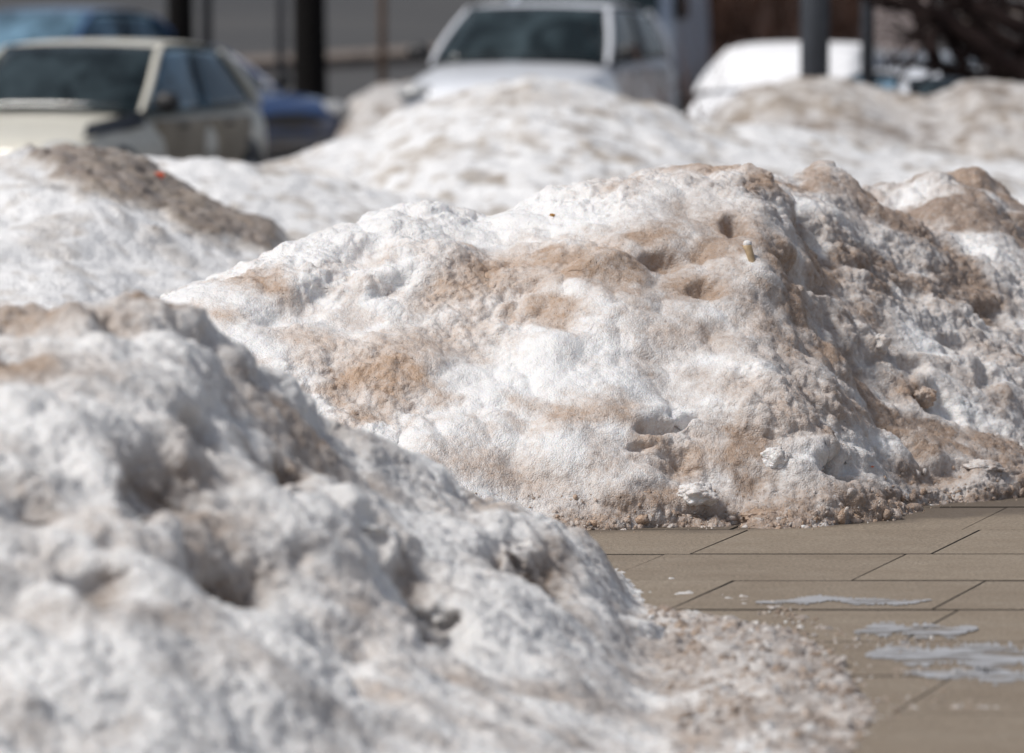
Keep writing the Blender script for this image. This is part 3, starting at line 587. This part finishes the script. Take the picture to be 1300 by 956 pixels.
def make_car(name, label, paint, Lc=4.2, W=1.74, Ht=1.47, belt=.90, cowl=.75, ws=.78, roof_end=-1.3, tail=-1.95, nose_z=.72, glassm=None, sideglass=None, snowy=False, doorm=None, hatch=True, cat='car', group='cars parked beyond the snow banks'):
    root = empty(name, (0, 0, 0), label=label, cat=cat, group=group)
    gm = glassm or M['glass']; sg = sideglass or M['glass_sky']
    fx = Lc / 2; rx = -Lc / 2; w = W / 2
    rear_z = belt + .03 if hatch else belt - .02
    st = [(fx, .62, .30, nose_z - .12), (fx - .06, .80, .22, nose_z - .02), (fx - .25, .93, .20, nose_z + .05), (fx - .7, .985, .20, nose_z + .12), (cowl + .05, 1, .20, belt - .02), (cowl - .3, 1, .20, belt), (0, 1, .20, belt + .01), (-1, 1, .20, belt + .03),
          (tail + .2, .985, .21, rear_z + .02), (rx + .12, .93, .24, rear_z), (rx + .02, .80, .28, rear_z - .08), (rx, .66, .34, rear_z - .2)]
    secs = []
    for x, ww, zb, zt in st:
        a = w * ww; zm = zb + (zt - zb) * .55
        secs.append([(x, s * y, z) for s, y, z in ((1, 0, zt + .035), (1, a * .55, zt + .025), (1, a * .84, zt), (1, a * .95, zt - .05), (1, a, zm + .08), (1, a * .99, zm - .1), (1, a * .96, zb + .05), (1, a * .85, zb), (1, 0, zb),
                                                    (-1, a * .85, zb), (-1, a * .96, zb + .05), (-1, a * .99, zm - .1), (-1, a, zm + .08), (-1, a * .95, zt - .05), (-1, a * .84, zt), (-1, a * .55, zt + .025))])
    bm_obj('body', loft(secs), paint, root, sub=2)
    bw = w * .93; tw = w * .74; bz = belt + .005; rz = Ht - .045
    xf0, xf1 = cowl + .02, cowl + .02 - ws; xr1, xr0 = roof_end, tail + .05
    bl, br = (xf0, bw, bz), (xf0, -bw, bz); tl, tr = (xf1, tw, rz), (xf1, -tw, rz)
    rbl, rbr = (xr0, bw * .95, bz + .02), (xr0, -bw * .95, bz + .02); rtl, rtr = (xr1, tw * .97, rz - .03), (xr1, -tw * .97, rz - .03)
    wm = M['roof_snow'] if snowy else gm
    pane('windshield', (br, bl, tl, tr)[::-1] and (bl, br, tr, tl)[::-1][::-1], wm, root, bulge=-.05, inset=.035)
    pane('rear_window', (rbr, rbl, rtl, rtr), wm, root, bulge=-.04, inset=.05)
    bx = (xf1 + xr1) / 2 + .12
    def mixp(a, b, t): return tuple(a[i] * (1 - t) + b[i] * t for i in range(3))
    for s in (1, -1):
        f = lambda p: (p[0], p[1] * s, p[2])
        B0 = f((xf0 - .10, bw, bz)); T0 = f((xf1 - .03, tw, rz - .02)); Bm_ = f((bx - .02, bw, bz)); Tm_ = f((bx - .10, tw, rz - .02)); B1 = f((xr0 + .25, bw, bz + .02)); T1 = f((xr1 + .08, tw, rz - .05))
        pane('side_window', (B0, Bm_, Tm_, T0), sg, root, bulge=.015 * s, inset=.04); pane('side_window', (Bm_, B1, T1, Tm_), sg, root, bulge=.015 * s, inset=.06)
        bar('pillar', [f((xf0 + .06, bw * .99, bz - .04)), f((xf0 - .36 * ws, bw * .95, bz + .40 * (rz - bz))), f((xf1 + .03, tw, rz - .02)), f((xf1 - .1, tw * .98, rz + .015))], .045, .03, paint, root)
        bar('pillar', [f((bx - .02, bw + .004, bz - .03)), f((bx - .10, tw + .006, rz))], .035, .02, M['black'], root)
        bar('pillar', [f((xr0 - .02, bw * .96, bz - .04)), f((xr0 * .5 + xr1 * .5 + .02, (bw + tw) / 2, (bz + rz) / 2 + .03)), f((xr1, tw * .98, rz - .02))], .09, .035, paint, root)
        if not snowy: ellip('mirror', (xf0 - .16, s * (bw + .15), bz + .10), (.08, .12, .085), M['black'] if not snowy else paint, root)
        if not snowy: bar('mirror_arm', [(xf0 - .14, s * (bw - .02), bz + .02), (xf0 - .15, s * (bw + .10), bz + .08)], .03, .03, M['black'], root)
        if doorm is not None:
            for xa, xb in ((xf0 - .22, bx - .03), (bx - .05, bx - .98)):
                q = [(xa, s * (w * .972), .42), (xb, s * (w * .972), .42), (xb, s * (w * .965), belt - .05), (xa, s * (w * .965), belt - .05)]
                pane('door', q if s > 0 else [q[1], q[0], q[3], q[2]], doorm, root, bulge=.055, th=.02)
        for xh in (.05, -.95): ellip('door_handle', (xh, s * (w + .005), belt - .10), (.10, .02, .018), M['black'], root, 12)
        ellip('headlight', (fx - .17, s * w * .72, nose_z - .04), (.16, .20, .085), M['lamp'], root)
        ellip('tail_light', (rx + .05, s * w * .62, rear_z - .14), (.07, .13, .10), M['tail'], root)
        for xw in (fx - .82, rx + .78):
            bm = bmesh.new(); bmesh.ops.create_cone(bm, cap_ends=True, segments=36, radius1=.315, radius2=.315, depth=.2, matrix=Matrix.Translation((xw, s * (w - .085), .315)) @ Matrix.Rotation(R(90), 4, 'X'))
            bmesh.ops.bevel(bm, geom=[e for e in bm.edges if len(e.link_faces) == 2 and e.calc_face_angle() > 1], offset=.03, segments=3, affect='EDGES')
            wl = bm_obj('wheel', bm, M['tyre'], root)
            bm = bmesh.new(); bmesh.ops.create_cone(bm, cap_ends=True, segments=30, radius1=.20, radius2=.20, depth=.03, matrix=Matrix.Translation((xw, s * (w + .015), .315)) @ Matrix.Rotation(R(90), 4, 'X')); bm_obj('rim', bm, M['rim'], wl)
            bm = bmesh.new(); bmesh.ops.create_cone(bm, cap_ends=True, segments=36, radius1=.375, radius2=.375, depth=.03, matrix=Matrix.Translation((xw, s * (w - .008), .335)) @ Matrix.Rotation(R(90), 4, 'X')); bm_obj('wheel_arch', bm, M['black'], root)
    ry = [[(xf1 + .02, 0), (xf1 - .06, .03), (0, 0)]]
    secs = []
    for x, dz, k in ((xf1 + .03, -.005, 1), (xf1 - .06, .028, 1), ((xf1 + xr1) / 2, .045, 1), (xr1 + .12, .015, .99), (xr1 - .03, -.04, .96)):
        a = tw * k; z = rz + dz; secs.append([(x, y, z + zz) for y, zz in ((-a - .02, -.02), (-a * .8, .01), (0, .022), (a * .8, .01), (a + .02, -.02), (a * .8, -.03), (0, -.03), (-a * .8, -.03))])
    bm_obj('roof', loft(secs), paint, root, sub=2)
    ellip('grille', (fx - .03, 0, nose_z - .14), (.05, w * .48, .075), M['black'], root); ellip('bumper', (fx - .10, 0, .40), (.16, w * .86, .13), paint, root)
    bar('wiper', [(xf0 + .02, -.35, bz + .02), (xf0 - .12, .25, bz + .10)], .012, .012, M['black'], root)
    return root
def place(root, local, px, py_unused, Y, a):
    """put the car so that local ground point (x, y) projects to column px at distance Y; heading a degrees off the camera"""
    ar = R(a); hd = Vector((-math.sin(ar), -math.cos(ar))); lf = Vector((math.cos(ar), -math.sin(ar)))
    p = Vector((X_of(px, Y), Y)) - hd * local[0] - lf * local[1]
    root.location = (p.x, p.y, zg(p.y) - .0 - .10 if p.y > 49.4 else 0); root.rotation_euler.z = math.atan2(hd.y, hd.x)
dirtc = (.22, .185, .15)
cream = simple('cream_paint', (.70, .68, .60), .4, coat=.3, noise=.05, dirt=(dirtc, -.10, .42))
white = simple('white_paint', (.76, .79, .85), .35, coat=.5, noise=.05, dirt=(dirtc, .0, .55))
blue = simple('blue_paint', (.035, .075, .19), .3, coat=.8, noise=.1, dirt=((.05, .05, .055), .0, .35))
navy = simple('navy_paint', (.06, .13, .27), .3, coat=.8, noise=.1)
silver = simple('silver_paint', (.42, .45, .50), .35, metal=.3, coat=.4, noise=.05, dirt=(dirtc, .0, .4))
M['roof_snow'] = simple('snow_blanket', (.86, .87, .90), .7, noise=.04, bump=.01)
c = make_car('parked_car', 'cream car with a painted dark reflection on its shoulder and shade-toned grimy doors, nearest at the left', cream, doorm=simple('shaded_grimy_door', (.36, .30, .225), .6, noise=.25, nscale=3), W=1.90, belt=.95, Ht=1.54)  # tan doors: shade of the flank put into the colour, along with grime
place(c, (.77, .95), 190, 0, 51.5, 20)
pane('fender_reflection', ((1.75, .80, .79), (.80, .935, .86), (.80, .89, .985), (1.65, .80, .90)), simple('dark_reflection', (.03, .035, .05), .3), c, bulge=-.03, th=.02)  # dark sheet painting a tree trunk's reflection onto the fender shoulder
c = make_car('parked_car', 'white sport utility car facing the camera behind the rounded mound', white, Lc=4.5, W=1.86, Ht=1.79, belt=1.23, nose_z=1.02, cowl=.85, ws=.72, roof_end=-1.6, tail=-2.1, sideglass=M['glass'], doorm=simple('shaded_dirty_door', (.40, .385, .39), .6, noise=.25, nscale=3))  # door grey carries the shaded side as well as road dirt
place(c, (.87, .93), 782, 0, 59, 14)
c = make_car('parked_car', 'dark blue car showing only its bonnet, behind the cream car', blue, Lc=4.2, Ht=1.34, belt=.86, nose_z=.74)
place(c, (2.1, .6), 432, 0, 63, -38)
c = make_car('parked_car', 'blue car with pale windscreen glare in the top left corner', navy, Lc=4.2, Ht=1.58, belt=1.02, nose_z=.85, glassm=M['glass_sky'])
place(c, (1.6, .87), 35, 0, 66, 28)
c = make_car('parked_car', 'white car buried under smooth snow behind the thick grey pole', M['roof_snow'], Lc=4.4, Ht=1.42, belt=.98, cowl=.95, ws=.9, snowy=True, sideglass=M['roof_snow'])
place(c, (1.2, 0), 985, 0, 58, 12)
c = make_car('parked_car', 'silver car with a dark rear window right of the thin pole', silver, Lc=4.2, Ht=1.26, belt=.84)
place(c, (0, 0), 1165, 0, 64.5, 184)
c = make_car('parked_car', 'white car with an orange red tail light under the bare branches', white, Lc=4.2, Ht=1.28, belt=.88)
place(c, (-1.9, .5), 1195, 0, 53, 165)

# van behind the SUV
def van():
    root = empty('parked_van', (0, 0, 0), label='tall pale bluish van standing behind the white sport utility car', cat='van', group='cars parked beyond the snow banks')
    pm = simple('van_paint', (.50, .56, .66), .4, coat=.3, noise=.05, dirt=(dirtc, .0, .5)); secs = []
    for x, k, zb, zt in ((2.45, .8, .45, .95), (2.35, .95, .35, 1.10), (1.75, 1, .3, 1.25), (1.2, .97, .3, 2.05), (.9, .96, .3, 2.22), (0, .96, .3, 2.28), (-2.3, .96, .3, 2.27), (-2.42, .92, .35, 2.2)):
        a = .97 * k; secs.append([(x, y, z) for y, z in ((0, zt + .02), (a * .75, zt), (a * .93, zt - .1), (a, (zb + zt) / 2), (a, zb + .1), (a * .9, zb), (-a * .9, zb), (-a, zb + .1), (-a, (zb + zt) / 2), (-a * .93, zt - .1), (-a * .75, zt))])
    bm_obj('body', loft(secs), pm, root, sub=2)
    pane('windshield', ((1.78, .80, 1.34), (1.78, -.80, 1.34), (1.27, -.72, 2.0), (1.27, .72, 2.0)), M['glass'], root, bulge=-.06)
    for s in (1, -1):
        pane('side_window', ((1.45, s * .975, 1.35), (.45, s * .975, 1.35), (.45, s * .93, 1.9), (1.15, s * .93, 1.9)), M['glass'], root, bulge=0)
        ellip('headlight', (2.36, s * .70, .82), (.1, .16, .12), M['lamp'], root)
        for xw in (1.55, -1.5):
            bm = bmesh.new(); bmesh.ops.create_cone(bm, cap_ends=True, segments=36, radius1=.34, radius2=.34, depth=.22, matrix=Matrix.Translation((xw, s * .87, .34)) @ Matrix.Rotation(R(90), 4, 'X')); wl = bm_obj('wheel', bm, M['tyre'], root)
    return root
v = van(); place(v, (0, 0), 770, 0, 70, 8)

# ---------- poles, posts ----------
def tube(bm, pts, rs, n=10):
    rings = []
    for k, p in enumerate(pts):
        p = Vector(p); d = (Vector(pts[min(k + 1, len(pts) - 1)]) - Vector(pts[max(k - 1, 0)])).normalized()
        a = d.orthogonal().normalized(); b_ = d.cross(a)
        if rings:
            pa = rings[-1][1]; a = (pa - d * pa.dot(d)).normalized(); b_ = d.cross(a)
        rings.append(([bm.verts.new(p + (a * math.cos(t) + b_ * math.sin(t)) * rs[k]) for t in np.linspace(0, 2 * math.pi, n + 1)[:-1]], a))
    for (r0, _), (r1, _) in zip(rings[:-1], rings[1:]):
        for j in range(n): bm.faces.new((r0[j], r0[(j + 1) % n], r1[(j + 1) % n], r1[j]))
    bm.faces.new(rings[-1][0]); bm.faces.new(rings[0][0][::-1])
M['pole'] = simple('pole_grey', (.045, .052, .065), .5, noise=.2, nscale=5)
def pole(px, Y, r, h, label, name='street_lamp', cat='lamp post'):
    root = empty(name, (X_of(px, Y), Y, 0 if Y < 49 else -.1), label=label, cat=cat)
    bm = bmesh.new(); tube(bm, [(0, 0, 0), (0, 0, 2.2), (0, 0, h)], [r, r, r * .55], 24); bm_obj('shaft', bm, M['pole'], root)
    bm = bmesh.new(); tube(bm, [(0, 0, 0), (0, 0, .02), (0, 0, .28), (0, 0, .34)], [r * 1.9, r * 1.9, r * 1.5, r * 1.05], 24); bm_obj('base', bm, M['pole'], root)
    bm = bmesh.new(); tube(bm, [(0, 0, h - .1), (.1, 0, h + .3), (.7, 0, h + .5), (1.3, 0, h + .5)], [r * .5] * 4, 12); bm_obj('arm', bm, M['pole'], root)
    ellip('lamp_head', (1.5, 0, h + .48), (.35, .14, .08), M['pole'], root)
pole(1034, 49.3, .113, 6.5, 'thick dark grey lamp post standing behind the brown topped mound')
pole(1101, 51, .055, 5.5, 'thin dark grey post right of the thick lamp post')
def post(px, Y, r, h, col, label):
    m = simple('post_paint', col, .6); root = empty('sign_post', (X_of(px, Y), Y, zg(Y) - .1), label=label, cat='post')
    bm = bmesh.new(); tube(bm, [(0, 0, 0), (0, 0, h)], [r, r], 12); bm_obj('shaft', bm, m, root)
    bm = bmesh.new(); bmesh.ops.create_cube(bm, size=1, matrix=Matrix.Translation((0, -r - .015, h - .3)) @ Matrix.Diagonal((.45, .012, .6, 1))); bm_obj('sign_panel', bm, M['pole'], root, smooth=False)
post(486, 67, .045, 5.2, (.22, .15, .11), 'slim brown post beside the far road, left of the white sport utility car')
post(263, 70, .06, 5.0, (.07, .07, .075), 'slim grey post between the two black tree trunks')
post(357, 71, .05, 5.0, (.13, .13, .14), 'pale grey post just left of the black trunk behind the blue bonnet')

# ---------- trees and shrubs ----------
M['bark'] = simple('wet_bark', (.006, .005, .005), .9, noise=.3, nscale=20, bump=.02, spec=.2)
M['twig'] = simple('twig', (.022, .013, .012), .85, noise=.3, spec=.2); M['hedge'] = simple('hedge_twigs', (.085, .046, .034), .85, noise=.35, nscale=3, spec=.2)
def grow(bm, p, d, r, l, depth, rr, droop=0, n=6, spread=.6):
    pts = [p]; rs = [r]; q = p.copy(); dd = d.copy()
    for k in range(4):
        dd = (dd + Vector((rr.gauss(0, .13), rr.gauss(0, .13), rr.gauss(0, .10) - droop))).normalized(); q = q + dd * l / 4; pts.append(q.copy()); rs.append(r * (1 - .14 * (k + 1)))
    tube(bm, pts, rs, n)
    if depth > 0:
        for k in range(rr.choice((2, 3, 3))):
            i = rr.choice((2, 3, 4)); nd = (dd + Vector((rr.gauss(0, spread), rr.gauss(0, spread), rr.gauss(0, spread * .7)))).normalized()
            grow(bm, pts[i], nd, rs[i] * .62, l * .74, depth - 1, rr, droop, max(4, n - 1), spread)
def tree(px, Y, r, label, seed):
    rr = random.Random(seed); root = empty('bare_tree', (X_of(px, Y), Y, zg(Y) - .1), label=label, cat='tree', group='bare street trees')
    bm = bmesh.new(); tube(bm, [(0, 0, 0), (0, 0, .15), (.01, 0, .6), (0, 0, 1.6), (.03, 0, 3.0), (0, .05, 4.0)], [r * 1.5, r * 1.25, r * 1.05, r, r * .92, r * .8], 18); bm_obj('trunk', bm, M['bark'], root)
    bm = bmesh.new()
    for k in range(5):
        a = k * 1.256 + rr.random(); grow(bm, Vector((0, 0, 3.3 + .15 * k)), Vector((math.cos(a) * .8, math.sin(a) * .8, .9)).normalized(), r * .45, 2.4, 4, rr)
    bm_obj('crown', bm, M['twig'], root)
tree(393, 68, .175, 'thick black trunk rising behind the dark blue bonnet', 3)
tree(229, 69, .145, 'slimmer black trunk rising behind the roof of the cream car', 8)
# drooping shrub, top right
rr = random.Random(21); root = empty('bare_shrub', (X_of(1330, 50.3), 50.3, 0), label='dark bare shrub with drooping branches filling the top right corner', cat='shrub')
bm = bmesh.new()
for k in range(7): tube(bm, [(rr.gauss(.3, .25), rr.gauss(0, .3), 0), (rr.gauss(.3, .2), rr.gauss(0, .2), 1.2), (rr.gauss(.1, .3), rr.gauss(0, .3), 2.6)], [.06, .05, .035], 8)
bm_obj('trunk', bm, M['bark'], root)
bm = bmesh.new()
def tgt(x, y, Y=50.3):
    p = at(x, y, Y); return p - root.location
for (a, b_, c_) in [((1120, -25), (1215, 50), (1300, 95)), ((1150, -40), (1240, 25), (1330, 90)), ((1190, -40), (1260, 30), (1340, 60)), ((1085, -12), (1170, 8), (1250, 75)), ((1230, -50), (1280, 10), (1340, 30)), ((1170, -20), (1195, 40), (1225, 80)), ((1250, 110), (1290, 70), (1330, 40)), ((1200, 90), (1260, 95), (1330, 100)), ((1130, 75), (1200, 82), (1270, 100)), ((1210, 0), (1235, 60), (1290, 110)), ((1180, 10), (1270, 70), (1340, 130)), ((1160, 20), (1180, 50), (1190, 90)), ((1176, -10), (1186, 30), (1188, 70)), ((1220, 60), (1290, 80), (1340, 85)), ((1240, 70), (1300, 60), (1350, 60))]:
    Y = 50.3 + rr.uniform(-.6, .6); P = [tgt(*a, Y), tgt(*b_, Y + rr.uniform(-.3, .3)), tgt(*c_, Y)]
    pts = [P[0].lerp(P[1], t).lerp(P[1].lerp(P[2], t), t) + Vector((rr.gauss(0, .02), rr.gauss(0, .05), rr.gauss(0, .02))) for t in np.linspace(0, 1, 9)]
    rad = rr.uniform(.035, .075); tube(bm, pts, [rad * .6 + rad * .6 * t for t in np.linspace(0, 1, 9)], 7)
    for k in range(3):
        i = rr.randrange(1, 8); grow(bm, pts[i], Vector((rr.uniform(-.9, .3), rr.gauss(0, .5), rr.uniform(-.6, .5))).normalized(), rad * .40, rr.uniform(.3, .7), 2, rr, .03, 5)
bm_obj('branches', bm, M['twig'], root)

# hedge of bare brown twigs behind the right-hand cars
def shrub(px, Y, h, w, n, seed, label, mat='hedge'):
    rr = random.Random(seed); root = empty('bare_shrub', (X_of(px, Y), Y, zg(Y) - .1), label=label, cat='shrub', group='brown bare shrubs along the far hedge')
    bm = bmesh.new()
    for k in range(n):
        a = rr.uniform(0, 6.28); o = Vector((rr.gauss(0, w * .3), rr.gauss(0, w * .3), 0))
        grow(bm, o, Vector((math.cos(a) * .3, math.sin(a) * .3, 1)).normalized(), .028, h * .45, 3, rr, 0, 4, .45)
    bm_obj('stems', bm, M[mat], root)
labs = ['left end of the brown bare hedge, just right of the van', 'brown bare shrub second from the left end of the hedge', 'brown bare shrub directly left of the thick lamp post', 'brown bare shrub seen between the two grey poles', 'right end of the brown bare hedge, just right of the pinkish cabinet', 'brown bare shrub behind the drooping branches', 'right end of the brown bare hedge at the picture edge']
for i, px in enumerate((885, 935, 990, 1065, 1215)):
    shrub(px, 76 + (i % 3) * .8, 3.2, 1.0, 26, 40 + i, labs[i])
# retaining wall behind the hedge
bm = bmesh.new()
x0, x1 = X_of(868, 82), X_of(1172, 82)
for k in range(2): pass
bmesh.ops.create_cube(bm, size=1, matrix=Matrix.Translation(((x0 + x1) / 2, 82, zg(82) + 1.6)) @ Matrix.Diagonal((x1 - x0, .4, 3.6, 1)))
bmesh.ops.bevel(bm, geom=bm.edges[:], offset=.03, segments=2, affect='EDGES')
def brick():
    m, nt, b = nodes('brown_brick'); tc = N(nt, 'ShaderNodeTexCoord'); br = N(nt, 'ShaderNodeTexBrick', Scale=4.0); br.inputs['Color1'].default_value = (.11, .055, .04, 1); br.inputs['Color2'].default_value = (.075, .042, .034, 1); br.inputs['Mortar'].default_value = (.16, .13, .12, 1)
    mp = N(nt, 'ShaderNodeMapping'); mp.inputs['Rotation'].default_value = (R(90), 0, 0); nt.links.new(tc.outputs['Object'], mp.inputs[0]); nt.links.new(mp.outputs[0], br.inputs['Vector']); nt.links.new(br.outputs[0], b.inputs['Base Color']); b.inputs['Roughness'].default_value = .85; return m
tag(bm_obj('brick_wall', bm, brick(), smooth=False), 'dark brown brick wall behind the hedge at upper right', 'wall')
bm = bmesh.new(); x0, x1 = X_of(1106, 73), X_of(1186, 73)
bmesh.ops.create_cube(bm, size=1, matrix=Matrix.Translation(((x0 + x1) / 2, 73.3, zg(73) + .55)) @ Matrix.Diagonal((x1 - x0, .5, 1.5, 1))); bmesh.ops.bevel(bm, geom=bm.edges[:], offset=.04, segments=2, affect='EDGES')
tag(bm_obj('utility_box', bm, simple('pink_beige', (.48, .40, .38), .7, noise=.15, nscale=2), smooth=False), 'pinkish beige roadside cabinet between the thin post and the branches', 'cabinet')
# small twigs by the white mound
rr = random.Random(4); Y = 47.5; p0 = at(880, 150, Y); root = empty('bare_shrub', (p0.x, Y, 0), label='few thin bare twigs in front of the snow covered car, left of its bonnet', cat='shrub')
bm = bmesh.new()
for k in range(9): grow(bm, Vector((rr.gauss(0, .12), rr.gauss(0, .2), .2)), Vector((rr.gauss(.25, .35), rr.gauss(0, .2), 1)).normalized(), .018, .8, 2, rr, .01, 4, .5)
bm_obj('stems', bm, M['hedge'], root)

# ---------- light, sky, camera ----------
EL, AZ = 54, 112     # azimuth in degrees: from camera axis (+Y) towards the left, 90 = straight left, >90 = behind-left
d = Vector((-math.sin(R(AZ)) * math.cos(R(EL)), math.cos(R(AZ)) * math.cos(R(EL)), math.sin(R(EL))))
sun = bpy.data.lights.new('sun', 'SUN'); sun.energy = 2.95; sun.angle = R(11); sun.color = (1, .955, .89)
so = bpy.data.objects.new('sun', sun); C.objects.link(so); so.rotation_euler = d.to_track_quat('Z', 'Y').to_euler()
w = bpy.data.worlds.new('World'); S.world = w; w.use_nodes = True
sky = w.node_tree.nodes.new('ShaderNodeTexSky'); sky.sky_type = 'NISHITA'; sky.sun_disc = False; sky.sun_elevation = R(EL); sky.sun_rotation = math.atan2(d.x, d.y)
sky.dust_density = 2.0; sky.air_density = .8
bg = w.node_tree.nodes['Background']; hs_ = w.node_tree.nodes.new('ShaderNodeHueSaturation'); hs_.inputs['Saturation'].default_value = .5; w.node_tree.links.new(sky.outputs[0], hs_.inputs['Color']); w.node_tree.links.new(hs_.outputs[0], bg.inputs[0]); bg.inputs[1].default_value = .095
cam = bpy.data.cameras.new('camera'); co = bpy.data.objects.new('camera', cam); C.objects.link(co); S.camera = co
co.location = (0, 0, H); co.rotation_euler = (R(90) - PITCH, 0, 0)
cam.sensor_width = 36; cam.lens = F * 36 / 1300; cam.clip_end = 3000; cam.clip_start = .5
cam.dof.use_dof = True; cam.dof.focus_distance = 23.9
cam.dof.aperture_fstop = cam.lens / 88
S.view_settings.view_transform = 'Standard'; S.view_settings.look = 'None'; S.view_settings.exposure = 0; S.view_settings.gamma = 1
